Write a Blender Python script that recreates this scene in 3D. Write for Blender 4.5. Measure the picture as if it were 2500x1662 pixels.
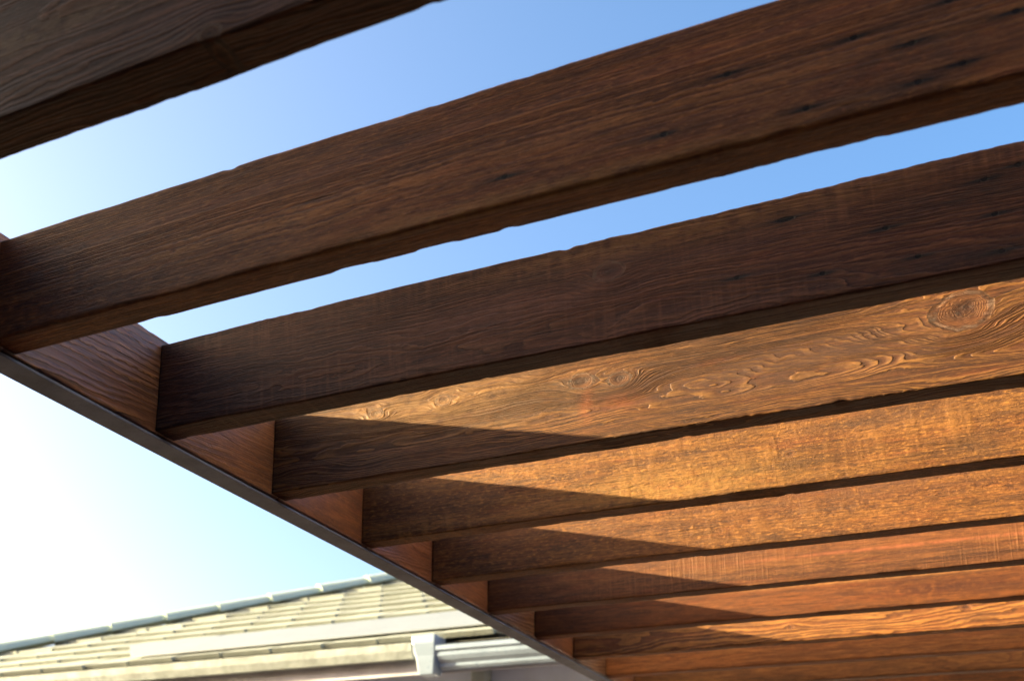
import bpy, math, random
import numpy as np
from mathutils import Vector, Matrix

for o in list(bpy.data.objects):
    bpy.data.objects.remove(o)
scene = bpy.context.scene
col = scene.collection

# ------------------------------------------------------------------ camera
CAM_Z = 1.62                      # eye height above the ground
cam_d = bpy.data.cameras.new('camera')
cam = bpy.data.objects.new('camera', cam_d)
col.objects.link(cam)
scene.camera = cam
cam_d.sensor_fit = 'HORIZONTAL'
cam_d.sensor_width = 36.0
cam_d.lens = 36.0 * 2764.3 / 2500.0
cam_d.shift_x = (1250 - 1129.93) / 2500.0
cam_d.shift_y = (1631.91 - 831) / 2500.0
cam_d.clip_start = 0.05
cam_d.clip_end = 6000
yaw, pitch, roll = (math.radians(a) for a in (-25.4383, 10.8315, 0.9168))
fwd = Vector((math.sin(yaw) * math.cos(pitch), math.cos(yaw) * math.cos(pitch), math.sin(pitch)))
right = Vector((math.cos(yaw), -math.sin(yaw), 0))
up = right.cross(fwd)
r2 = right * math.cos(roll) + up * math.sin(roll)
u2 = -right * math.sin(roll) + up * math.cos(roll)
m = Matrix((r2, u2, -fwd)).transposed().to_4x4()
m.translation = Vector((0, 0, CAM_Z))
cam.matrix_world = m
cam_d.dof.use_dof = True
cam_d.dof.focus_distance = 2.15
cam_d.dof.aperture_fstop = 4.8

# ------------------------------------------------------------------ light
SUN_K = 0.34
SUN = Vector((-1.0, -SUN_K, 0.235)).normalized()       # towards the sun: low, from the left and a little behind
sun_el = math.asin(SUN.z)
sun_az = math.atan2(SUN.x, SUN.y)
world = bpy.data.worlds.new('World')
scene.world = world
world.use_nodes = True
wn = world.node_tree
wn.nodes.clear()
sky = wn.nodes.new('ShaderNodeTexSky')
sky.sky_type = 'NISHITA'
sky.sun_disc = False
sky.sun_elevation = sun_el
sky.sun_rotation = sun_az % (2 * math.pi)
sky.altitude = 0
sky.air_density = 0.6
sky.dust_density = 5.0
sky.ozone_density = 1.2
bg = wn.nodes.new('ShaderNodeBackground')
bg.inputs['Strength'].default_value = 0.084
wo = wn.nodes.new('ShaderNodeOutputWorld')
# the camera's vivid colour setting, over the whole sky alike
hs = wn.nodes.new('ShaderNodeHueSaturation')
hs.inputs['Saturation'].default_value = 1.31
wb = wn.nodes.new('ShaderNodeVectorMath')
wb.operation = 'MULTIPLY'
wb.inputs[1].default_value = (1.17, 1.11, 1.0)
wn.links.new(sky.outputs[0], hs.inputs['Color'])
wn.links.new(hs.outputs[0], wb.inputs[0])
wn.links.new(wb.outputs[0], bg.inputs['Color'])
wn.links.new(bg.outputs[0], wo.inputs['Surface'])

sd = bpy.data.lights.new('sun', 'SUN')
sd.energy = 5.0
sd.angle = math.radians(0.5)
sd.color = (1.0, 0.82, 0.46)
so = bpy.data.objects.new('sun', sd)
so.rotation_euler = SUN.to_track_quat('Z', 'Y').to_euler()
so.location = (-12, -4, 9)
col.objects.link(so)

vs = scene.view_settings
vs.view_transform = 'Standard'
vs.look = 'None'
vs.exposure = 3.0
vs.gamma = 1.0
vs.use_curve_mapping = False
scene.render.engine = 'CYCLES'
scene.cycles.max_bounces = 8
scene.cycles.diffuse_bounces = 5

# ------------------------------------------------------------------ helpers
def link(o, parent=None):
    col.objects.link(o)
    if parent:
        o.parent = parent
    return o

def tag(o, label=None, cat=None, group=None, kind=None):
    for k, v in (('label', label), ('category', cat), ('group', group), ('kind', kind)):
        if v:
            o[k] = v
    return o

def empty(name, loc=(0, 0, 0)):
    o = bpy.data.objects.new(name, None)
    o.location = loc
    o.empty_display_size = 0.2
    return link(o)

def mesh_obj(name, verts, faces, mat, parent=None, smooth=False):
    me = bpy.data.meshes.new(name)
    me.from_pydata([tuple(v) for v in verts], [], faces)
    me.update()
    if smooth:
        me.polygons.foreach_set('use_smooth', [True] * len(me.polygons))
    if mat:
        me.materials.append(mat)
    return link(bpy.data.objects.new(name, me), parent)

BOXF = [(0, 3, 2, 1), (4, 5, 6, 7), (0, 1, 5, 4), (1, 2, 6, 5), (2, 3, 7, 6), (3, 0, 4, 7)]
def box(name, lo, hi, mat, parent=None, bevel=0.0):
    x0, y0, z0 = lo
    x1, y1, z1 = hi
    v = [(x0, y0, z0), (x1, y0, z0), (x1, y1, z0), (x0, y1, z0), (x0, y0, z1), (x1, y0, z1), (x1, y1, z1), (x0, y1, z1)]
    o = mesh_obj(name, v, BOXF, mat, parent)
    if bevel:
        b = o.modifiers.new('bevel', 'BEVEL')
        b.width = bevel
        b.segments = 2
    return o

def extrude_profile(name, prof, x0, x1, mat, parent=None, closed=True, smooth=False):
    """profile of (y, z) points swept along x"""
    n = len(prof)
    v = [(x0, y, z) for y, z in prof] + [(x1, y, z) for y, z in prof]
    f = [(i, (i + 1) % n, n + (i + 1) % n, n + i) for i in range(n if closed else n - 1)]
    if closed:
        f += [tuple(range(n - 1, -1, -1)), tuple(range(n, 2 * n))]
    return mesh_obj(name, v, f, mat, parent, smooth)

# value noise
def noise1(x, seed):
    rs = np.random.RandomState(seed)
    tab = rs.uniform(-1, 1, 4096)
    x = np.asarray(x) + 1000.0
    i = np.floor(x).astype(int)
    f = x - i
    f = f * f * (3 - 2 * f)
    return tab[i % 4096] * (1 - f) + tab[(i + 1) % 4096] * f

def fbm1(x, seed, octs=4, gain=0.55):
    s = 0.0
    a = 1.0
    for k in range(octs):
        s = s + a * noise1(x * 2.03 ** k, seed + 17 * k)
        a *= gain
    return s

def noise2(x, y, seed):
    rs = np.random.RandomState(seed)
    tab = rs.uniform(-1, 1, (256, 256))
    x = np.asarray(x) + 500.0
    y = np.asarray(y) + 500.0
    i = np.floor(x).astype(int)
    j = np.floor(y).astype(int)
    fx = x - i
    fy = y - j
    fx = fx * fx * (3 - 2 * fx)
    fy = fy * fy * (3 - 2 * fy)
    g = lambda a, b: tab[a % 256, b % 256]
    return (g(i, j) * (1 - fx) + g(i + 1, j) * fx) * (1 - fy) + (g(i, j + 1) * (1 - fx) + g(i + 1, j + 1) * fx) * fy

# ------------------------------------------------------------------ shader building
class S:
    """a float socket with arithmetic"""
    def __init__(self, nt, sock):
        self.nt, self.s = nt, sock
    def _op(self, op, b=None, c=None, rev=False, clamp=False):
        n = self.nt.nodes.new('ShaderNodeMath')
        n.operation = op
        n.use_clamp = clamp
        args = [self, b, c] if not rev else [b, self, c]
        for k, a in enumerate(args):
            if a is None:
                continue
            if isinstance(a, S):
                self.nt.links.new(a.s, n.inputs[k])
            else:
                n.inputs[k].default_value = float(a)
        return S(self.nt, n.outputs[0])
    def __add__(self, b): return self._op('ADD', b)
    __radd__ = __add__
    def __mul__(self, b): return self._op('MULTIPLY', b)
    __rmul__ = __mul__
    def __sub__(self, b): return self._op('SUBTRACT', b)
    def __rsub__(self, b): return self._op('SUBTRACT', b, rev=True)
    def __truediv__(self, b): return self._op('DIVIDE', b)
    def pow(self, b): return self._op('POWER', b)
    def sqrt(self): return self._op('SQRT')
    def exp(self): return self._op('EXPONENT')
    def fract(self): return self._op('FRACT')
    def abs(self): return self._op('ABSOLUTE')
    def gt(self, b): return self._op('GREATER_THAN', b)
    def lt(self, b): return self._op('LESS_THAN', b)
    def max(self, b): return self._op('MAXIMUM', b)
    def min(self, b): return self._op('MINIMUM', b)
    def clamp(self): return self._op('ADD', 0.0, clamp=True)
    def smooth(self, a, b):
        n = self.nt.nodes.new('ShaderNodeMapRange')
        n.interpolation_type = 'SMOOTHSTEP'
        self.nt.links.new(self.s, n.inputs['Value'])
        n.inputs['From Min'].default_value = a
        n.inputs['From Max'].default_value = b
        return S(self.nt, n.outputs['Result'])

class Shader:
    def __init__(self, name):
        self.mat = bpy.data.materials.new(name)
        self.mat.use_nodes = True
        self.nt = self.mat.node_tree
        self.nt.nodes.clear()
        self.out = self.nt.nodes.new('ShaderNodeOutputMaterial')
        self.bsdf = self.nt.nodes.new('ShaderNodeBsdfPrincipled')
        self.nt.links.new(self.bsdf.outputs[0], self.out.inputs['Surface'])
        tc = self.nt.nodes.new('ShaderNodeTexCoord')
        self.co = tc.outputs['Object']
        sp = self.nt.nodes.new('ShaderNodeSeparateXYZ')
        self.nt.links.new(self.co, sp.inputs[0])
        self.x, self.y, self.z = (S(self.nt, sp.outputs[k]) for k in range(3))
    def vec(self, x, y, z):
        n = self.nt.nodes.new('ShaderNodeCombineXYZ')
        for k, a in enumerate((x, y, z)):
            if isinstance(a, S):
                self.nt.links.new(a.s, n.inputs[k])
            else:
                n.inputs[k].default_value = a
        return n.outputs[0]
    def noise(self, vec, scale=1.0, detail=2.0, rough=0.5, dist=0.0):
        n = self.nt.nodes.new('ShaderNodeTexNoise')
        self.nt.links.new(vec, n.inputs['Vector'])
        n.inputs['Scale'].default_value = scale
        n.inputs['Detail'].default_value = detail
        n.inputs['Roughness'].default_value = rough
        n.inputs['Distortion'].default_value = dist
        return S(self.nt, n.outputs['Fac'])
    def mix(self, fac, a, b, mode='MIX'):
        n = self.nt.nodes.new('ShaderNodeMix')
        n.data_type = 'RGBA'
        n.blend_type = mode
        n.clamp_factor = True
        if isinstance(fac, S):
            self.nt.links.new(fac.s, n.inputs[0])
        else:
            n.inputs[0].default_value = fac
        for k, a_ in ((6, a), (7, b)):
            if isinstance(a_, tuple):
                n.inputs[k].default_value = (*a_, 1.0)
            else:
                self.nt.links.new(a_, n.inputs[k])
        return n.outputs[2]
    def set(self, key, v):
        i = self.bsdf.inputs[key]
        if isinstance(v, S):
            self.nt.links.new(v.s, i)
        elif isinstance(v, (int, float)):
            i.default_value = v
        elif isinstance(v, tuple):
            i.default_value = (*v, 1.0)
        else:
            self.nt.links.new(v, i)
    def bump(self, h, dist=1.0, strength=1.0):
        n = self.nt.nodes.new('ShaderNodeBump')
        n.inputs['Strength'].default_value = strength
        n.inputs['Distance'].default_value = dist
        self.nt.links.new(h.s, n.inputs['Height'])
        self.nt.links.new(n.outputs[0], self.bsdf.inputs['Normal'])

def timber(name, seed, pith=(0.07, 0.09, 0.0), freq=260, wander=0.03, relief=0.0009, fibre=0.0004,
           saw=0.0, saw_freq=110, knots=(), nails=(), patches=(), tint=(1, 1, 1), ridge_light=0.5, rough=0.64, blotch=1.0, cracks=0.5, wobble=0.7, mottle=0.45, spec=0.15, saw_col=0.3, line=0.65, even=0.0):
    """Reclaimed stained timber; x runs along the board, y through it (front at 0), z up it.
    knots: (x, z, size, strength); nails: (x, z); patches: (x, z, rx, rz, colour, amount)"""
    sh = Shader(name)
    x, y, z = sh.x, sh.y, sh.z
    sx = seed * 7.31
    xs = x + sx
    warp = sh.noise(sh.vec(xs * 1.3, y * 4.0, z * 5.0), 1.0, 3.0, 0.5) - 0.5
    warp2 = sh.noise(sh.vec(xs * 5.0, y * 22.0, z * 26.0), 1.0, 2.0, 0.5) - 0.5
    warp3 = sh.noise(sh.vec(xs * 2.6 + 9.0, y * 10.0, z * 13.0), 1.0, 2.0, 0.5) - 0.5
    wk = sh.noise(sh.vec(xs * 24.0 + 2.0, y * 30.0, z * 34.0), 1.0, 2.0, 0.5) - 0.5
    zw = z
    kd = []
    for (kx, kz, ks, ka) in knots:                # fibres part and flow round each knot
        dx = (x - kx) / (ks * 1.5)
        dz = (z - kz) / ks
        d2 = dx * dx + dz * dz
        zw = zw - (z - kz) * ((d2 * -0.45).exp() * 0.88)
        kd.append((d2 + wk * 0.5).max(0.0).sqrt())
    zz = zw - (x * pith[2] + pith[1]) + warp * (2 * wander)
    yy = y - pith[0]
    R = (zz * zz + yy * yy).sqrt() + warp2 * (wander * 0.30) + warp3 * (wander * 0.8)
    for (kx, kz, ks, ka), d in zip(knots, kd):
        R = R + (d * -1.1).exp() * (ka * 0.7)
    wob = sh.noise(sh.vec(xs * 30.0, y * 60.0, z * 60.0), 1.0, 2.0, 0.6) - 0.5
    grow = sh.noise(sh.vec(R * 38.0 + seed * 3.1, 0.0, 0.0), 1.0, 3.0, 0.7)
    g = R * freq + grow * (freq * 0.035) + wob * wobble
    kin = None
    ksum = None
    for (kx, kz, ks, ka), d in zip(knots, kd):    # rings of the branch itself
        inside = 1.0 - d.smooth(0.55, 0.75)
        g = g + inside * (d * (ks * 330.0) - g)
        core = 1.0 - d.smooth(0.12, 0.5)
        kin = inside if kin is None else kin.max(inside)
        ksum = core if ksum is None else ksum.max(core)
    fr = g.fract()
    ridge = fr.smooth(0.25, 0.86) * (1.0 - fr.smooth(0.90, 1.0))          # hard late wood stands proud
    if kin is not None:
        relief_k = 1.0 - kin * 0.65
    else:
        relief_k = 1.0
    fib = sh.noise(sh.vec(xs * 9.0, y * 420.0, z * 420.0), 1.0, 3.0, 0.65)
    fib2 = sh.noise(sh.vec(xs * 60.0, y * 300.0, z * 300.0), 1.0, 2.0, 0.6)
    ringamp = sh.noise(sh.vec(xs * 2.6, y * 9.0, z * 14.0), 1.0, 2.0, 0.5).smooth(0.30, 0.62) * (1.0 - even) + even
    h = ridge * (ringamp * relief * 1.1 + relief * 0.08) * relief_k + fib * fibre + fib2 * (fibre * 0.8)
    grit = sh.noise(sh.vec(xs * 150.0, y * 170.0, z * 170.0), 1.0, 2.0, 0.6)
    h = h + grit * (fibre * 0.7)
    # blade marks across the grain
    if saw:
        sw = sh.noise(sh.vec(xs * saw_freq + z * 4.0, 3.0, z * 5.0), 1.0, 2.0, 0.6)
        swm = sh.noise(sh.vec(xs * 2.2, y * 2.0, z * 7.0), 1.0, 2.0, 0.5).smooth(0.38, 0.62)
        swb = sw.smooth(0.46, 0.72) * swm
        h = h + swb * saw
    # colour
    b1 = sh.noise(sh.vec(xs * 1.9, y * 12.0, z * 13.0), 1.0, 4.0, 0.55)
    b2 = sh.noise(sh.vec(xs * 4.5 + 31.0, y * 30.0, z * 44.0), 1.0, 4.0, 0.6)
    b3 = sh.noise(sh.vec(xs * 14.0 + 11.0, y * 130.0, z * 150.0), 1.0, 3.0, 0.65)
    WOOD = (0.58, 0.55, 0.50)
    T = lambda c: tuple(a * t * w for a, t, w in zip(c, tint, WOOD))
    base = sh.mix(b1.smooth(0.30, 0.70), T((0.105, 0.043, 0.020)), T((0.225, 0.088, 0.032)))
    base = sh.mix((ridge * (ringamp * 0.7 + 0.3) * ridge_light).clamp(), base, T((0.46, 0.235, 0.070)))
    base = sh.mix((1.0 - fr.smooth(0.0, 0.25)) * (ringamp * 0.6 + 0.4) * line, base, T((0.050, 0.024, 0.017)))
    base = sh.mix(b2.smooth(0.48, 0.74) * (0.75 * blotch), base, T((0.062, 0.038, 0.036)))
    base = sh.mix(b2.smooth(0.48, 0.24) * (0.55 * blotch), base, T((0.240, 0.066, 0.028)))
    base = sh.mix(b3.smooth(0.36, 0.70) * 0.7, base, T((0.075, 0.034, 0.019)))
    base = sh.mix(fib.smooth(0.52, 0.28) * 0.5, base, T((0.33, 0.150, 0.052)))
    base = sh.mix(fib.smooth(0.52, 0.74) * 0.6, base, T((0.055, 0.026, 0.018)))
    speck = sh.noise(sh.vec(xs * 55.0 + 3.0, y * 230.0, z * 210.0), 1.0, 3.0, 0.7)
    base = sh.mix(speck.smooth(0.50, 0.72) * mottle, base, T((0.060, 0.027, 0.017)))
    base = sh.mix(speck.smooth(0.46, 0.30) * (mottle * 0.8), base, T((0.42, 0.20, 0.062)))
    h = h - speck * (mottle * 0.0009)
    if saw:
        base = sh.mix(swb * saw_col, base, T((0.36, 0.175, 0.062)))
    if cracks:
        ck = sh.noise(sh.vec(xs * 2.0 + 5.0, y * 60.0, z * 95.0), 1.0, 1.0, 0.4)
        ckm = sh.noise(sh.vec(xs * 3.0 + 77.0, 0.0, z * 9.0), 1.0, 1.0, 0.4).smooth(0.52, 0.66)
        line = (1.0 - (ck - 0.5).abs().smooth(0.0, 0.012)) * ckm
        base = sh.mix(line * cracks, base, (0.02, 0.012, 0.010))
        h = h - line * 0.0015
    front = y.lt(0.012)
    if ksum is not None:
        kk = (ksum * front).clamp()
        base = sh.mix((kin * front).clamp() * 0.30, base, T((0.16, 0.055, 0.028)))
        base = sh.mix(kk * 0.75, base, T((0.060, 0.026, 0.018)))
        spk = sh.noise(sh.vec(xs * 90.0, y * 90.0, z * 110.0), 1.0, 3.0, 0.7)
        h = h + kk * spk * 0.0025 - kk * 0.0015
        base = sh.mix(kk * spk.smooth(0.52, 0.60) * 0.8, base, (0.03, 0.016, 0.012))
    for (px, pz, rx, rz, c, amt) in patches:
        dx = (x - px) / rx
        dz = (z - pz) / rz
        jit = sh.noise(sh.vec(xs * 40.0, 0.0, z * 60.0), 1.0, 3.0, 0.6)
        e = ((dx * dx + dz * dz) * -1.0).exp() * jit.smooth(0.25, 0.6) * front
        base = sh.mix(e * amt, base, c)
    st = hole = None
    for nl in nails:
        nx, nz = nl[:2]
        hrx, hrz = nl[2:] if len(nl) > 2 else (0.0052, 0.0038)
        dx = x - nx
        dz = z - nz - dx * 0.012
        a = ((dx * dx / 0.0030 + dz * dz / 0.000035) * -1.0).exp()
        a2 = ((dx * dx / 0.00045 + dz * dz / 0.0000070) * -1.0).exp()
        b = ((dx * dx / hrx ** 2 + dz * dz / hrz ** 2) * -1.0).exp()
        st = a * 0.5 + a2 * 0.95 if st is None else st + a * 0.5 + a2 * 0.95
        hole = b if hole is None else hole + b
    if st is not None:
        wav = sh.noise(sh.vec(xs * 25.0, 0.0, z * 240.0), 1.0, 2.0, 0.5)
        base = sh.mix((st * front * (wav * 0.7 + 0.55)).clamp(), base, (0.012, 0.010, 0.0105))
        hm = hole.smooth(0.34, 0.46) * front
        base = sh.mix(hm, base, (0.004, 0.003, 0.003))
        h = h - hm * 0.004
    sh.set('Base Color', base)
    sh.set('Roughness', fib * 0.25 + (rough - 0.12))
    sh.set('Specular IOR Level', spec)
    sh.bump(h, 1.0, 1.0)
    return sh.mat

def plain(name, colour, rough=0.6, metal=0.0, var=0.15, scale=6.0, bump=0.0, bscale=60.0, spec=0.5, each=0.0):
    sh = Shader(name)
    n = sh.noise(sh.co, scale, 4.0, 0.6)
    n2 = sh.noise(sh.co, scale * 9.0, 3.0, 0.6)
    c = sh.mix(n.smooth(0.3, 0.7), tuple(a * (1 - var) for a in colour), tuple(min(1, a * (1 + var)) for a in colour))
    c = sh.mix(n2.smooth(0.45, 0.8) * var, c, tuple(a * 0.6 for a in colour))
    if each:                                      # every piece fired a little differently
        oi = sh.nt.nodes.new('ShaderNodeObjectInfo')
        c = sh.mix(S(sh.nt, oi.outputs['Random']) * each, c, tuple(a * 0.45 for a in colour))
    sh.set('Base Color', c)
    sh.set('Roughness', n2 * 0.2 + (rough - 0.1))
    sh.set('Metallic', metal)
    sh.set('Specular IOR Level', spec)
    if bump:
        b = sh.noise(sh.co, bscale, 4.0, 0.65)
        sh.bump(b, bump)
    return sh.mat

# ------------------------------------------------------------------ ground
paving_mat = plain('dark_stained_deck', (0.055, 0.027, 0.017), 0.8, var=0.12, scale=1.5, bump=0.004, bscale=40)
grass_mat = plain('dry_lawn', (0.045, 0.042, 0.024), 0.9, var=0.35, scale=0.7, bump=0.02, bscale=25)
g = mesh_obj('ground', [(-2000, -2000, 0), (2000, -2000, 0), (2000, 2000, 0), (-2000, 2000, 0)], [(0, 1, 2, 3)], grass_mat)
tag(g, kind='structure')
g = mesh_obj('patio', [(-9, -0.6, 0.004), (4.5, -0.6, 0.004), (4.5, 6.3, 0.004), (-9, 6.3, 0.004)], [(0, 1, 2, 3)], paving_mat)
tag(g, kind='structure')

# ------------------------------------------------------------------ pergola
X0 = -1.475                       # inner face of the rim board
ZB = CAM_Z + 0.88                 # underside of the rafters
H = 0.185
T = 0.058
RAFTER_Y = [0.840, 1.2442, 1.6547, 2.0568, 2.467, 2.875, 3.2791, 3.6947, 4.1004, 4.508, 4.9147, 5.321]
LEN = 3.1

pergola = empty('pergola', (X0, 0.84, 0))
tag(pergola, 'open pergola of rough dark brown timber rafters on a grey steel angle', 'pergola')

def board_mesh(name, L, t, h, seed, step=0.006, nf=30, nb=9, rough_edge=1.0, bow=0.0, r=0.0035, chips=1.0, xo=0.0):
    """rough sawn board: x 0..L, y 0..t, z 0..h with worn uneven arrises"""
    xs = np.arange(0, L + step, step)
    xs[-1] = L
    nx = len(xs)
    # perimeter in (u, v) going front face up, top, back down, bottom
    def corner(cx, cy, a0):
        return [(cx + r * math.cos(a), cy + r * math.sin(a)) for a in np.radians(a0 + np.array([0, 30, 60, 90]))]
    P = []
    P += corner(r, r, 180)[::-1][-1:]                                     # start of front face (lower)
    P = [(0.0, v) for v in np.linspace(r, h - r, nf)]
    P += [(r - r * math.cos(a), h - r + r * math.sin(a)) for a in np.radians([30, 60])]
    P += [(u, h) for u in np.linspace(r, t - r, 4)]
    P += [(t - r + r * math.sin(a), h - r + r * math.cos(a)) for a in np.radians([30, 60])]
    P += [(t, v) for v in np.linspace(h - r, r, 9)]
    P += [(t - r + r * math.cos(a), r - r * math.sin(a)) for a in np.radians([30, 60])]
    P += [(u, 0.0) for u in np.linspace(t - r, r, nb)]
    P += [(r - r * math.sin(a), r - r * math.cos(a)) for a in np.radians([30, 60])]
    P = np.array(P)
    n = len(P)
    U = P[:, 0] / t
    V = P[:, 1] / h
    off_y = np.zeros((nx, n))
    off_z = np.zeros((nx, n))
    for k, (wu, wv) in enumerate(((0, 0), (1, 0), (0, 1), (1, 1))):
        w = (U if wu else 1 - U) * (V if wv else 1 - V)
        sy = 1 if wu == 0 else -1
        sz = 1 if wv == 0 else -1
        rag = fbm1((xs + xo) * 11, seed + 100 * k, 5, 0.6)
        fine = fbm1((xs + xo) * 90, seed + 100 * k + 7, 2, 0.6)
        ch = np.maximum(0, noise1((xs + xo) * 23, seed + 100 * k + 31) - 0.62) / 0.38
        ch2 = np.maximum(0, noise1((xs + xo) * 7, seed + 100 * k + 57) - 0.7) / 0.3
        worn = np.clip(noise1((xs + xo) * 3.1, seed + 100 * k + 91) + 0.15, 0, 1)
        dz = rough_edge * (rag * 0.0004 + worn * (rag * 0.0009 + fine * 0.0008)) + chips * (ch * 0.0028 + ch2 * 0.0012)
        dy = rough_edge * (fbm1((xs + xo) * 8, seed + 100 * k + 71, 4, 0.55) * 0.0010) + chips * ch * 0.002
        wz = w ** 1.0
        # chips stay near the arris
        near = np.exp(-((P[:, 0] - wu * t) ** 2 / (2 * (0.010 if True else 1) ** 2)) - ((P[:, 1] - wv * h) ** 2 / (2 * 0.006 ** 2)))
        off_z += np.outer(sz * dz, near * 0.75) + np.outer(sz * rough_edge * fbm1((xs + xo) * 3, seed + 100 * k + 5, 3, 0.5) * 0.0009, wz)
        off_y += np.outer(sy * dy, near * 0.75) + np.outer(sy * rough_edge * fbm1((xs + xo) * 2, seed + 100 * k + 9, 3, 0.5) * 0.0012, wz)
    X = np.repeat(xs[:, None], n, 1)
    fy = noise2(X * 14, np.repeat(P[None, :, 1] * 30, nx, 0), seed + 3) * 0.0006 * rough_edge
    is_f = (P[:, 0] < 1e-6)[None, :]
    Yc = P[None, :, 0] + off_y + np.where(is_f, fy, 0)
    Zc = P[None, :, 1] + off_z + (bow * (1 - ((xs - 0.85) / 0.85) ** 2))[:, None]
    verts = np.stack([X, Yc, Zc], -1).reshape(-1, 3)
    i = np.arange(nx - 1)[:, None] * n
    j = np.arange(n)[None, :]
    j2 = (j + 1) % n
    quads = np.stack([i + j, i + n + j, i + n + j2, i + j2], -1).reshape(-1, 4)
    c0 = len(verts)
    verts = np.vstack([verts, verts[:n].mean(0), verts[-n:].mean(0)])
    jj = np.arange(n)
    cap0 = np.stack([np.full(n, c0), jj, (jj + 1) % n], -1)
    b = (nx - 1) * n
    cap1 = np.stack([np.full(n, c0 + 1), b + (jj + 1) % n, b + jj], -1)
    me = bpy.data.meshes.new(name)
    nq, ntr = len(quads), 2 * n
    me.vertices.add(len(verts))
    me.vertices.foreach_set('co', verts.astype(np.float32).ravel())
    me.loops.add(nq * 4 + ntr * 3)
    me.loops.foreach_set('vertex_index', np.concatenate([quads.ravel(), cap0.ravel(), cap1.ravel()]).astype(np.int32))
    me.polygons.add(nq + ntr)
    me.polygons.foreach_set('loop_start', np.concatenate([np.arange(nq) * 4, nq * 4 + np.arange(ntr) * 3]).astype(np.int32))
    me.polygons.foreach_set('use_smooth', np.concatenate([np.ones(nq, bool), np.zeros(ntr, bool)]))
    me.update(calc_edges=True)
    me.validate()
    return me

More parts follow.
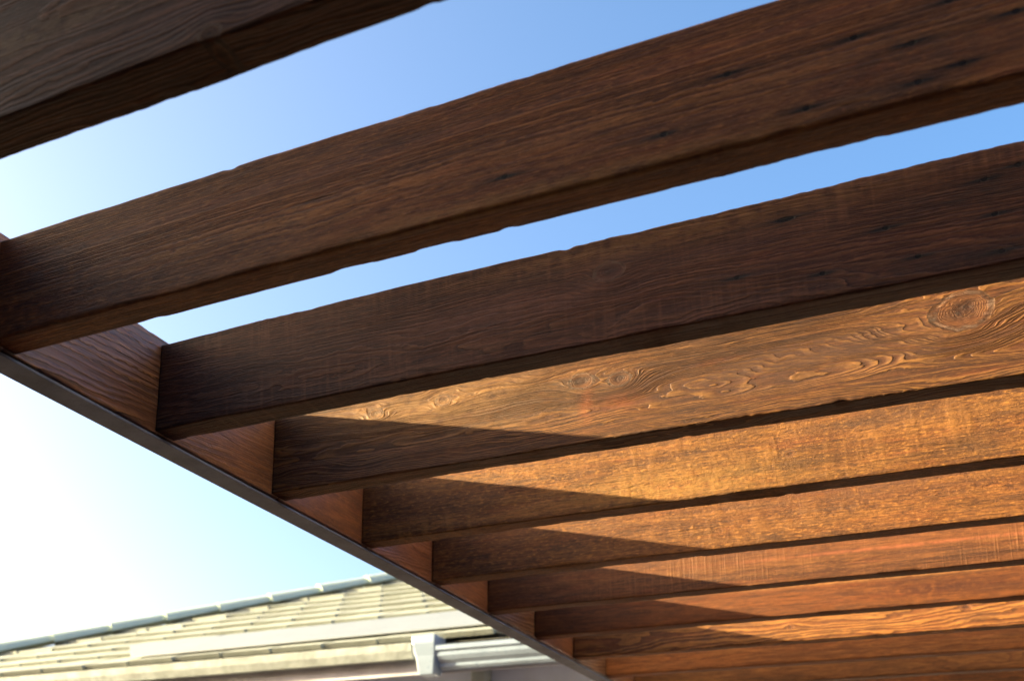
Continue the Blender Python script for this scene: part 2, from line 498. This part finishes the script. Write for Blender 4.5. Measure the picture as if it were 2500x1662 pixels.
NAILS = {2: [(0.932, 0.046), (1.148, 0.045), (1.32, 0.028), (1.443, 0.024), (1.49, 0.033), (1.229, 0.104), (1.439, 0.076), (1.547, 0.079), (1.377, 0.104), (1.481, 0.116)],
         3: [(1.153, 0.065), (1.282, 0.042), (1.417, 0.038), (1.527, 0.02), (1.522, 0.079), (1.375, 0.094), (1.512, 0.137), (1.557, 0.148), (1.231, 0.146, 0.014, 0.0042)]}
RED = (0.17, 0.045, 0.014)
DARK = (0.016, 0.012, 0.012)
SPEC = {
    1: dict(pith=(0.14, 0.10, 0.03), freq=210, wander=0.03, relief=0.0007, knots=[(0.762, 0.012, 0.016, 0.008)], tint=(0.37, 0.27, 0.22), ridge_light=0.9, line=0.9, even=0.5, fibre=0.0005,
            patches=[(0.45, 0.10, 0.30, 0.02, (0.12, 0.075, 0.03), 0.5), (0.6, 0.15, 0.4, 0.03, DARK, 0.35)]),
    2: dict(pith=(0.16, 0.02, 0.012), freq=430, wander=0.008, relief=0.0005, nails=NAILS[2], knots=[], tint=(1.25, 1.20, 1.38), line=0.9, ridge_light=0.6, fibre=0.0012, mottle=0.6, wobble=0.7, even=0.3,
            patches=[(0.95, 0.010, 0.35, 0.014, (0.22, 0.12, 0.045), 0.65), (0.05, 0.06, 0.28, 0.10, (0.035, 0.022, 0.020), 0.6), (1.45, 0.07, 0.20, 0.06, (0.040, 0.030, 0.026), 0.5), (0.55, 0.13, 0.25, 0.02, (0.15, 0.06, 0.035), 0.4)]),
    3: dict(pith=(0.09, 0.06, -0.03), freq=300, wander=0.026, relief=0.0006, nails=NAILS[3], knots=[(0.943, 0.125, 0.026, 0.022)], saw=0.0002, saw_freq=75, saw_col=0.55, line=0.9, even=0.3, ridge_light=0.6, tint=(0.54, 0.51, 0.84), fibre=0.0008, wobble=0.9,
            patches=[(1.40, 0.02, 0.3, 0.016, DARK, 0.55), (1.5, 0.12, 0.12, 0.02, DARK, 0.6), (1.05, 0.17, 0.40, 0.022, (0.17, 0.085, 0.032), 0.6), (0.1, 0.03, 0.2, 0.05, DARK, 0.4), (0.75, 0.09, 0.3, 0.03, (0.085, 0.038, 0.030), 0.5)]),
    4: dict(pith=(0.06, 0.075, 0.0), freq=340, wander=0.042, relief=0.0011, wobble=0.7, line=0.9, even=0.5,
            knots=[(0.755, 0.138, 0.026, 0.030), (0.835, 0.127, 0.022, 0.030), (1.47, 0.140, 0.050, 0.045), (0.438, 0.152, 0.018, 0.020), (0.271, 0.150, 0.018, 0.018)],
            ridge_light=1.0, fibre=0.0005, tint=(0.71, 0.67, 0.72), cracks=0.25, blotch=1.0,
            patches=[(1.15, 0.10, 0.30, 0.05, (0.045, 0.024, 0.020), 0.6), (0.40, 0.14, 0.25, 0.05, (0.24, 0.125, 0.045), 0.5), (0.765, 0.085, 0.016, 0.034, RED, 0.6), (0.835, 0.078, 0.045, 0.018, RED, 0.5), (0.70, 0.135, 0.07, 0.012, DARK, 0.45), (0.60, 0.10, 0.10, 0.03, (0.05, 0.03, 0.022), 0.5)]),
    5: dict(pith=(0.30, 0.08, 0.0), freq=120, wander=0.010, relief=0.0005, saw=0.0006, saw_freq=30, saw_col=0.42, fibre=0.0012, mottle=0.95, knots=[(1.10, 0.077, 0.012, 0.01)], ridge_light=0.25, tint=(1.16, 1.12, 0.95),
            patches=[(1.48, 0.05, 0.08, 0.03, DARK, 0.4), (1.30, 0.13, 0.20, 0.03, (0.06, 0.03, 0.02), 0.5), (0.8, 0.04, 0.25, 0.04, (0.30, 0.16, 0.04), 0.4)]),
    6: dict(pith=(0.25, 0.02, 0.01), freq=130, wander=0.012, relief=0.0005, saw=0.0005, saw_freq=22, saw_col=0.22, fibre=0.0014, mottle=0.9, ridge_light=0.25, tint=(1.14, 1.06, 0.92), knots=[],
            patches=[(1.2, 0.12, 0.25, 0.04, (0.075, 0.034, 0.022), 0.5)]),
    7: dict(pith=(0.30, 0.10, 0.0), freq=140, wander=0.010, relief=0.0004, saw=0.0006, saw_freq=150, saw_col=0.28, fibre=0.0006, ridge_light=0.2, tint=(0.97, 0.88, 0.92), blotch=0.8,
            patches=[(1.3, 0.075, 0.5, 0.005, (0.23, 0.07, 0.03), 0.7)]),
    8: dict(pith=(0.20, 0.04, 0.0), freq=90, wander=0.012, relief=0.0003, fibre=0.0005, ridge_light=0.2, tint=(0.95, 0.74, 0.60), mottle=0.3,
            patches=[(1.35, 0.05, 0.28, 0.03, (0.032, 0.010, 0.006), 0.85), (1.2, 0.10, 0.5, 0.008, (0.26, 0.12, 0.04), 0.8)]),
    9: dict(pith=(0.045, 0.07, 0.05), freq=70, wander=0.07, even=0.5, relief=0.0010, fibre=0.0003, ridge_light=1.0, tint=(1.15, 1.02, 0.95), saw=0.0003, saw_freq=120, saw_col=0.1, line=0.9, mottle=0.2, knots=[(0.829, 0.055, 0.014, 0.012), (1.41, 0.075, 0.018, 0.02)]),
    10: dict(pith=(0.2, 0.1, 0.0), freq=160, relief=0.0004, tint=(1.75, 1.6, 1.6), ridge_light=0.2, blotch=0.5, mottle=0.2),  # tint raised in place of soft light under the sheets, next rafter too
    11: dict(pith=(0.2, 0.05, 0.0), freq=180, relief=0.0004, tint=(1.15, 1.15, 1.2), ridge_light=0.2, blotch=0.6, mottle=0.2),
    12: dict(pith=(0.15, 0.05, 0.0), freq=150, relief=0.0004, tint=(1.0, 0.85, 0.75), ridge_light=0.25, blotch=0.6),
}
RAFTER_LABEL = {1: 'dark shaded rafter nearest overhead with a knot on its lower edge',
                2: 'shaded rafter with scattered nail holes and blue black iron stains',
                3: 'shaded rafter with saw marks, a round knot and a slot near its top',
                4: 'sunlit rafter with raised swirling grain and an orange patch below a knot',
                9: 'sunlit rafter with broad pale grain arches'}
BOW = {1: 0.003, 2: 0.005, 3: 0.003, 4: 0.004}
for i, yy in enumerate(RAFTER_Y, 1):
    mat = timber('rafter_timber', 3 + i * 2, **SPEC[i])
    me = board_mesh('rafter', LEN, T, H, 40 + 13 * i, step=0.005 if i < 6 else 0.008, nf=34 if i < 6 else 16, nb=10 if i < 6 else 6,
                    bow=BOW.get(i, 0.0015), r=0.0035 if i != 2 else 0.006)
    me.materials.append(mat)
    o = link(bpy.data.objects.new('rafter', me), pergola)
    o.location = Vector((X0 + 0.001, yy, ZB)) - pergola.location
    if i in RAFTER_LABEL:
        o['label'] = RAFTER_LABEL[i]

# rim boards that the rafters butt into; local x runs along +Y, local front faces the rafters
RY0, RY1 = -0.10, 5.62
def rim(x_face, facing, seed, h=H + 0.018):
    # a row of boards cut between supports, one board per bay as the grain shows
    cuts = [RY0] + [y + T * 0.5 for y in RAFTER_Y] + [RY1]
    kinds = [dict(pith=(0.10, 0.33, 0.10), freq=75, relief=0.0030, ridge_light=0.9, tint=(1.01, 1.05, 1.44), wander=0.03, line=0.9, blotch=0.6, mottle=0.2),  # rim tints lifted: light falling on these faces is put into the colour
             dict(pith=(0.18, -0.12, 0.1), freq=170, relief=0.0008, ridge_light=0.3, tint=(1.66, 1.73, 2.12), wander=0.015, blotch=0.5),
             dict(pith=(0.3, 0.1, 0.0), freq=70, relief=0.0003, ridge_light=0.2, tint=(1.76, 1.73, 2.05), blotch=0.4),
             dict(pith=(0.15, 0.26, 0.1), freq=110, relief=0.0010, ridge_light=0.3, tint=(1.66, 1.50, 1.82), blotch=0.5)]
    for k in range(len(cuts) - 1):
        a, b = cuts[k], cuts[k + 1]
        kd = kinds[0] if k == 2 else kinds[1] if k == 3 else kinds[2] if k == 4 else kinds[3] if k == 5 else kinds[(k * 2 + 2) % 4 if k > 5 else 3]
        mat = timber('rim_timber', seed + k * 3, cracks=0.2, rough=0.42, spec=0.6, **kd)
        me = board_mesh('rim_board', b - a - 0.001, 0.044, h, seed * 11 + k, step=0.012, nf=16, nb=6, r=0.005, chips=0.5, rough_edge=0.6)
        me.materials.append(mat)
        o = link(bpy.data.objects.new('rim_board', me), pergola)
        if facing > 0:
            o.rotation_euler = (0, 0, math.pi / 2)
            o.location = Vector((x_face, a, ZB - 0.003)) - pergola.location
        else:
            o.rotation_euler = (0, 0, -math.pi / 2)
            o.location = Vector((x_face, b, ZB - 0.003)) - pergola.location
rim(X0, 1, 5)
XR = X0 + LEN + 0.002
rim(XR, -1, 8)

steel_mat = plain('grey_painted_steel', (0.125, 0.155, 0.235), 0.6, 0.0, 0.22, 7.0, 0.0010, 120, 0.15)
def angle(x_in, x_out, name='steel_angle'):
    """L section along Y: foot under the rim board, upstand behind it"""
    s = 1 if x_out > x_in else -1
    zb, tk = ZB - 0.0185, 0.006
    top = ZB + H - 0.012
    prof = [(x_in, zb), (x_out, zb), (x_out, top), (x_out - s * tk, top), (x_out - s * tk, zb + tk), (x_in, zb + tk)]
    v = [(x, RY0 - 0.02, z) for x, z in prof] + [(x, RY1 + 0.02, z) for x, z in prof]
    n = len(prof)
    f = [(k, (k + 1) % n, n + (k + 1) % n, n + k) for k in range(n)] + [tuple(range(n - 1, -1, -1)), tuple(range(n, 2 * n))]
    if s > 0:
        f = [q[::-1] for q in f]
    v = [Vector(p) - pergola.location for p in v]
    o = mesh_obj(name, v, f, steel_mat, pergola)
    b = o.modifiers.new('bevel', 'BEVEL')
    b.width = 0.0012
    b.segments = 2
    return o
angle(X0 + 0.007, X0 - 0.0495)
angle(XR - 0.007, XR + 0.0495)
L0 = pergola.location
for px in (X0 - 0.022, XR + 0.022):
    for py in (RY0 + 0.05, RY1 - 0.04):
        o = box('steel_post', Vector((px - 0.04, py - 0.04, 0.006)) - L0, Vector((px + 0.04, py + 0.04, ZB - 0.0195)) - L0, steel_mat, pergola, 0.003)
        box('base_plate', Vector((px - 0.08, py - 0.08, 0.005)) - L0, Vector((px + 0.08, py + 0.08, 0.014)) - L0, steel_mat, pergola)
# milky corrugated sheets added over the far rafters to block and soften the sun
def translucent(name, colour, amt):
    sh = Shader(name)
    sh.set('Base Color', colour)
    sh.set('Roughness', 0.5)
    tr = sh.nt.nodes.new('ShaderNodeBsdfTranslucent')
    tr.inputs['Color'].default_value = (*colour, 1)
    mx = sh.nt.nodes.new('ShaderNodeMixShader')
    mx.inputs[0].default_value = amt
    sh.nt.links.new(sh.bsdf.outputs[0], mx.inputs[1])
    sh.nt.links.new(tr.outputs[0], mx.inputs[2])
    sh.nt.links.new(mx.outputs[0], sh.out.inputs['Surface'])
    return sh.mat
sheet_mat = translucent('shade_sheet_plastic', (0.95, 0.90, 0.82), 0.9)
for k in range(3):
    xa = X0 - 0.16 + k * 1.12
    n_ = 60
    v_, f_ = [], []
    for q in range(n_ + 1):
        xx = xa + 1.15 * q / n_
        zz = ZB + H + 0.012 + 0.0035 * k + 0.006 * math.cos(q * math.pi / 2.5)
        v_ += [Vector((xx, 4.125, zz)) - L0, Vector((xx, RY1 + 0.05, zz)) - L0]
    for q in range(n_):
        f_.append((2 * q, 2 * q + 2, 2 * q + 3, 2 * q + 1))
    mesh_obj('added_shade_sheet', v_, f_, sheet_mat, pergola, True)

# ------------------------------------------------------------------ tiled house beyond
DY = 6.0
EZ = CAM_Z + 1.463                # lower edge of the tiles
SL = 0.412                        # rise per metre
XC = -9.05                        # left corner of the eaves
XE = 1.0
house = empty('tiled_house', (-4.0, 6.5, 0))
HL = house.location
tag(house, 'bungalow with pale green tiled hip roof, gutter and pinkish rendered wall', 'house')
tile_mat = plain('pale_roof_tile', (0.210, 0.230, 0.205), 0.75, var=0.16, scale=4.0, bump=0.003, bscale=70, each=0.4)
cap_mat = plain('hip_cap_tile', (0.34, 0.40, 0.34), 0.6, var=0.10, scale=4.0, bump=0.002, bscale=60)
wall_mat = plain('pinkish_render', (0.55, 0.60, 0.76), 0.85, var=0.08, scale=3.0, bump=0.004, bscale=90)
under_mat = plain('roof_underlay', (0.05, 0.05, 0.045), 0.9)
gutter_mat = plain('teal_painted_gutter', (0.17, 0.22, 0.30), 0.3, 0.0, 0.10, 4.0, spec=0.8)
old_gutter_mat = plain('weathered_cement_gutter', (0.19, 0.215, 0.22), 0.8, 0.0, 0.25, 8.0, 0.004, 50)
white_mat = plain('white_sheet', (0.160, 0.180, 0.195), 0.5, 0.0, 0.05, 3.0)
trim_mat = plain('brown_fascia', (0.28, 0.28, 0.34), 0.7, 0.0, 0.15, 5.0)

RIDGE_Y = DY + 5.2
ridge_z = EZ + SL * 5.2
# structure below the tiles
v = [(XC, DY + 0.02, EZ - 0.02), (XE, DY + 0.02, EZ - 0.02), (XE, RIDGE_Y, ridge_z - 0.03), (XC + 5.2, RIDGE_Y, ridge_z - 0.03),
     (XC, RIDGE_Y + 5.2, EZ - 0.02), (XE, RIDGE_Y + 5.2, EZ - 0.02)]
v = [Vector(p) - HL for p in v]
roof = mesh_obj('roof', v, [(0, 1, 2, 3), (4, 0, 3), (5, 4, 3, 2), (0, 4, 5, 1), (1, 5, 2)], under_mat, house)
def hbox(name, lo, hi, mat, parent=house, bevel=0.0):
    return box(name, Vector(lo) - HL, Vector(hi) - HL, mat, parent, bevel)
hbox('wall', (XC + 0.5, DY + 0.42, 0), (XE - 0.05, RIDGE_Y + 4.8, EZ - 0.055), wall_mat)
brick_mat = plain('added_dark_brick', (0.07, 0.042, 0.034), 0.85)
hbox('added_dark_plinth', (XC + 0.46, DY + 0.38, 0), (XE - 0.02, RIDGE_Y + 4.84, 2.25), brick_mat)  # added out of view, dark to cut light bounced up to the rafters
hbox('soffit', (XC + 0.05, DY + 0.05, EZ - 0.052), (XE, DY + 0.43, EZ - 0.036), trim_mat)
hbox('fascia', (XC + 0.05, DY + 0.035, EZ - 0.20), (XE, DY + 0.047, EZ - 0.024), trim_mat)
# window, out of the picture, in the wall under the eaves
w = hbox('window', (-6.2, DY + 0.35, 0.95), (-4.7, DY + 0.379, 2.15), plain('window_white', (0.75, 0.75, 0.72), 0.5), house)
glass = plain('window_glass', (0.02, 0.03, 0.035), 0.08, 0.0, 0.05)
for k in range(2):
    hbox('pane', (-6.13 + 0.72 * k, DY + 0.344, 1.02), (-5.49 + 0.72 * k, DY + 0.349, 2.08), glass, w)

# tiles, one by one
random.seed(4)
TW, EXPO, TT = 0.40, 0.385, 0.034
sl_len = math.sqrt(1 + SL * SL)
ang = math.atan(SL)
def tile_mesh(cut_l=None):
    # x 0..TW, along slope 0..0.45, thickness; small nose drop at the lower edge and a rebated right edge
    g_ = 0.011
    L = 0.44
    v = [(g_, 0.022, 0.0), (TW - g_, 0.022, 0.0), (TW - g_, L, 0.0), (g_, L, 0.0),
         (g_ + 0.004, 0.004, TT), (TW - g_ - 0.004, 0.004, TT), (TW - g_, L, TT), (g_, L, TT)]
    me = bpy.data.meshes.new('roof_tile')
    me.from_pydata(v, [], BOXF)
    me.materials.append(tile_mat)
    return me
tm = tile_mesh()
tilt = math.atan2(TT + 0.003, EXPO)        # each course rides on the one below
n_rows = int(5.2 * sl_len / EXPO)
count = 0
for r_ in range(n_rows):
    s0 = r_ * EXPO
    y_l, z_l = s0 / sl_len, s0 / sl_len * SL
    y_t = (s0 + EXPO) / sl_len
    xstart = XC + y_l - TW
    offs = (r_ % 2) * TW / 2
    k = math.floor((xstart - XC - offs) / TW)
    while True:
        xa = XC + offs + k * TW
        if xa + TW > XE:
            break
        k += 1
        # only what can be seen past the pergola
        if xa > -1.4 - 0.30 * y_l or xa < -8.9:
            continue
        # cut the tiles that meet the hip
        poly = [(0.011, 0.0), (TW - 0.011, 0.0), (TW - 0.011, 0.44), (0.011, 0.44)]
        side = [(xa + px) - (XC + y_l + py / sl_len) - 0.03 for px, py in poly]
        if max(side) <= 0.02:
            continue
        me_t = tm
        if min(side) < 0:
            out = []
            for q in range(4):
                a_, b_ = poly[q], poly[(q + 1) % 4]
                sa, sb = side[q], side[(q + 1) % 4]
                if sa >= 0:
                    out.append(a_)
                if sa * sb < 0:
                    t_ = sa / (sa - sb)
                    out.append((a_[0] + (b_[0] - a_[0]) * t_, a_[1] + (b_[1] - a_[1]) * t_))
            nn = len(out)
            if nn < 3:
                continue
            me_t = bpy.data.meshes.new('roof_tile')
            me_t.from_pydata([(a, b, 0.0) for a, b in out] + [(a, b, TT) for a, b in out], [],
                             [tuple(range(nn))[::-1], tuple(range(nn, 2 * nn))] + [(q, (q + 1) % nn, nn + (q + 1) % nn, nn + q) for q in range(nn)])
            me_t.materials.append(tile_mat)
        o = bpy.data.objects.new('roof_tile', me_t)
        link(o, roof)
        o.location = Vector((xa + random.uniform(-0.003, 0.003), DY + y_l + random.uniform(-0.006, 0.006), EZ + z_l + TT * 0.0 + 0.004)) - HL
        o.rotation_euler = (ang - tilt + random.uniform(-0.006, 0.006) + 0.03, random.uniform(-0.006, 0.006), random.uniform(-0.006, 0.006))
        count += 1
# hidden remainder of the front slope behind the pergola
vv = []
for (xa, ya) in ((-1.0, 0.0), (XE, 0.0), (XE, 5.2), (-3.0, 5.2)):
    vv.append(Vector((xa, DY + ya, EZ + ya * SL + 0.01)) - HL)
mesh_obj('roof_sheet', vv, [(0, 1, 2, 3)], tile_mat, roof)
# hip caps: half-round tiles overlapping uphill
def cap_mesh():
    segs, L = 10, 0.56
    ro, ri = 0.132, 0.110
    v, f = [], []
    for (xx, k_) in ((0.0, 1.0), (L, 0.72)):
        for rr in (ro, ri):
            for a in np.linspace(0, math.pi, segs + 1):
                v.append((xx, -math.cos(a) * rr * k_, math.sin(a) * rr * k_ * 0.8))
    n = segs + 1
    for k in range(segs):
        f += [(k, k + 1, 2 * n + k + 1, 2 * n + k), (n + k + 1, n + k, 3 * n + k, 3 * n + k + 1), (k + 1, k, n + k, n + k + 1), (2 * n + k, 2 * n + k + 1, 3 * n + k + 1, 3 * n + k)]
    f += [(0, 2 * n, 3 * n, n), (n - 1, 2 * n - 1, 4 * n - 1, 3 * n - 1)]
    me = bpy.data.meshes.new('hip_cap')
    me.from_pydata(v, [], f)
    me.materials.append(cap_mat)
    return me
cm = cap_mesh()
hip_dir = Vector((1, 1, SL)).normalized()
hip_rot = hip_dir.to_track_quat('X', 'Z').to_euler()
for k in range(14):
    p = Vector((XC, DY, EZ)) + hip_dir * (0.12 + 0.50 * k)
    o = link(bpy.data.objects.new('hip_cap', cm), roof)
    o.location = p + Vector((0, 0, 0.022 + random.uniform(-0.004, 0.004))) - HL
    o.rotation_euler = (hip_rot.x + random.uniform(-0.01, 0.01), hip_rot.y - 0.03, hip_rot.z + random.uniform(-0.012, 0.012))
# white sheet lying on the lowest courses
def on_roof(x, y, dz):
    return Vector((x, DY + y, EZ + y * SL + dz)) - HL
c = [(-6.07, 0.70), (-5.50, 0.09), (-1.5, 0.17), (-1.6, 0.93)]
v = [on_roof(a, b, 0.048) for a, b in c] + [on_roof(a, b, 0.053) for a, b in c]
o = mesh_obj('flashing_sheet', v, [(0, 3, 2, 1), (4, 5, 6, 7), (0, 1, 5, 4), (1, 2, 6, 5), (2, 3, 7, 6), (3, 0, 4, 7)], white_mat, roof)
o['label'] = 'flat white sheet lying over the lowest tile courses'

# gutters, outlet head and downpipe
def prof_obj(name, prof, x0, x1, mat, smooth=False):
    return extrude_profile(name, [(y - HL.y, z) for y, z in prof], x0 - HL.x, x1 - HL.x, mat, house, True, smooth)
gz = EZ - 0.012
prof_obj('gutter', [(DY + 0.03, gz - 0.10), (DY - 0.06, gz - 0.105), (DY - 0.085, gz - 0.06), (DY - 0.095, gz - 0.012), (DY - 0.07, gz - 0.010), (DY - 0.062, gz - 0.055),
                    (DY - 0.045, gz - 0.085), (DY + 0.03, gz - 0.082)], XC + 0.1, -3.16, old_gutter_mat)
gz2 = gz - 0.045
ogee = [(DY + 0.03, gz2 - 0.13), (DY - 0.035, gz2 - 0.135), (DY - 0.05, gz2 - 0.120), (DY - 0.052, gz2 - 0.105), (DY - 0.075, gz2 - 0.085), (DY - 0.092, gz2 - 0.062), (DY - 0.095, gz2 - 0.038),
        (DY - 0.110, gz2 - 0.030), (DY - 0.112, gz2 - 0.004), (DY - 0.104, gz2), (DY - 0.096, gz2 - 0.006), (DY - 0.088, gz2 - 0.045), (DY - 0.06, gz2 - 0.09), (DY - 0.04, gz2 - 0.115), (DY + 0.03, gz2 - 0.115)]
prof_obj('gutter', ogee, -2.985, XE, gutter_mat)
hx0, hx1 = -3.14, -2.98
hv = []
for (zz, ins, yo) in ((gz + 0.02, 0.0, 0.125), (gz - 0.03, 0.004, 0.122), (gz - 0.10, 0.014, 0.10), (gz - 0.19, 0.026, 0.085), (gz - 0.215, 0.032, 0.080)):
    hv += [(hx0 + ins, DY - yo, zz), (hx1 - ins, DY - yo, zz), (hx1 - ins, DY + 0.028, zz), (hx0 + ins, DY + 0.028, zz)]
hf = [(0, 1, 2, 3)]
for k in range(4):
    a = 4 * k
    hf += [(a + j, a + 4 + j, a + 4 + (j + 1) % 4, a + (j + 1) % 4) for j in range(4)]
hf.append((16, 19, 18, 17))
o = mesh_obj('outlet_head', [Vector(p) - HL for p in hv], hf, gutter_mat, house)
b = o.modifiers.new('bevel', 'BEVEL')
b.width = 0.008
b.segments = 2
hbox('downpipe', (-2.945, DY + 0.30, 0.05), (-2.835, DY + 0.40, EZ - 0.06), plain('pale_pipe', (0.3, 0.33, 0.33), 0.5), house, 0.02)

# ------------------------------------------------------------------ unseen house added behind the viewpoint so its eaves shade the near rafters
near = empty('added_shade_house', (-3.5, -0.6, 0))
NL = near.location
tag(near, 'added house out of view, put there to shade the nearest rafters', 'house')
EY = -0.15
EZ2 = ZB + (1.995 - EY) * (0.235 / SUN_K)
render_mat = plain('warm_render', (0.26, 0.20, 0.16), 0.85, var=0.06, scale=2.0, bump=0.003, bscale=80)
def nbox(name, lo, hi, mat, parent=near, bevel=0.0):
    return box(name, Vector(lo) - NL, Vector(hi) - NL, mat, parent, bevel)
nbox('wall', (-12.0, -7.0, 0), (4.0, -0.62, EZ2 - 0.10), render_mat)
v = [(-12.3, EY, EZ2), (4.3, EY, EZ2), (4.3, -3.8, EZ2 + 1.4), (-12.3, -3.8, EZ2 + 1.4), (-12.3, -7.4, EZ2), (4.3, -7.4, EZ2)]
v2 = [(a, b_, c_ - 0.09) for a, b_, c_ in v]
mesh_obj('roof', [Vector(p) - NL for p in v + v2], [(0, 1, 2, 3), (3, 2, 5, 4), (6, 9, 8, 7), (9, 10, 11, 8), (0, 6, 7, 1), (4, 5, 11, 10), (0, 3, 9, 6), (3, 4, 10, 9), (1, 7, 8, 2), (2, 8, 11, 5)], tile_mat, near)
nbox('added_dark_base', (4.26, -0.61, 0), (4.62, 4.64, 2.6), brick_mat)  # added dark base, keeps bounced light off the rafter undersides
nbox('added_bounce_wall', (4.3, -0.60, 2.6), (4.6, 4.6, 6.0), plain('cream_render', (0.36, 0.31, 0.27), 0.85, var=0.06, scale=2.0, bump=0.003, bscale=80))  # unseen reflector wall, added to throw sunlight back onto the rim boards
d = nbox('door', (-2.2, -0.618, 0.01), (-0.4, -0.59, 2.15), plain('door_white', (0.7, 0.7, 0.68), 0.5), near)
for k in range(2):
    nbox('pane', (-2.12 + 0.87 * k, -0.588, 0.12), (-1.35 + 0.87 * k, -0.583, 2.07), glass, d)
print('tiles', count)
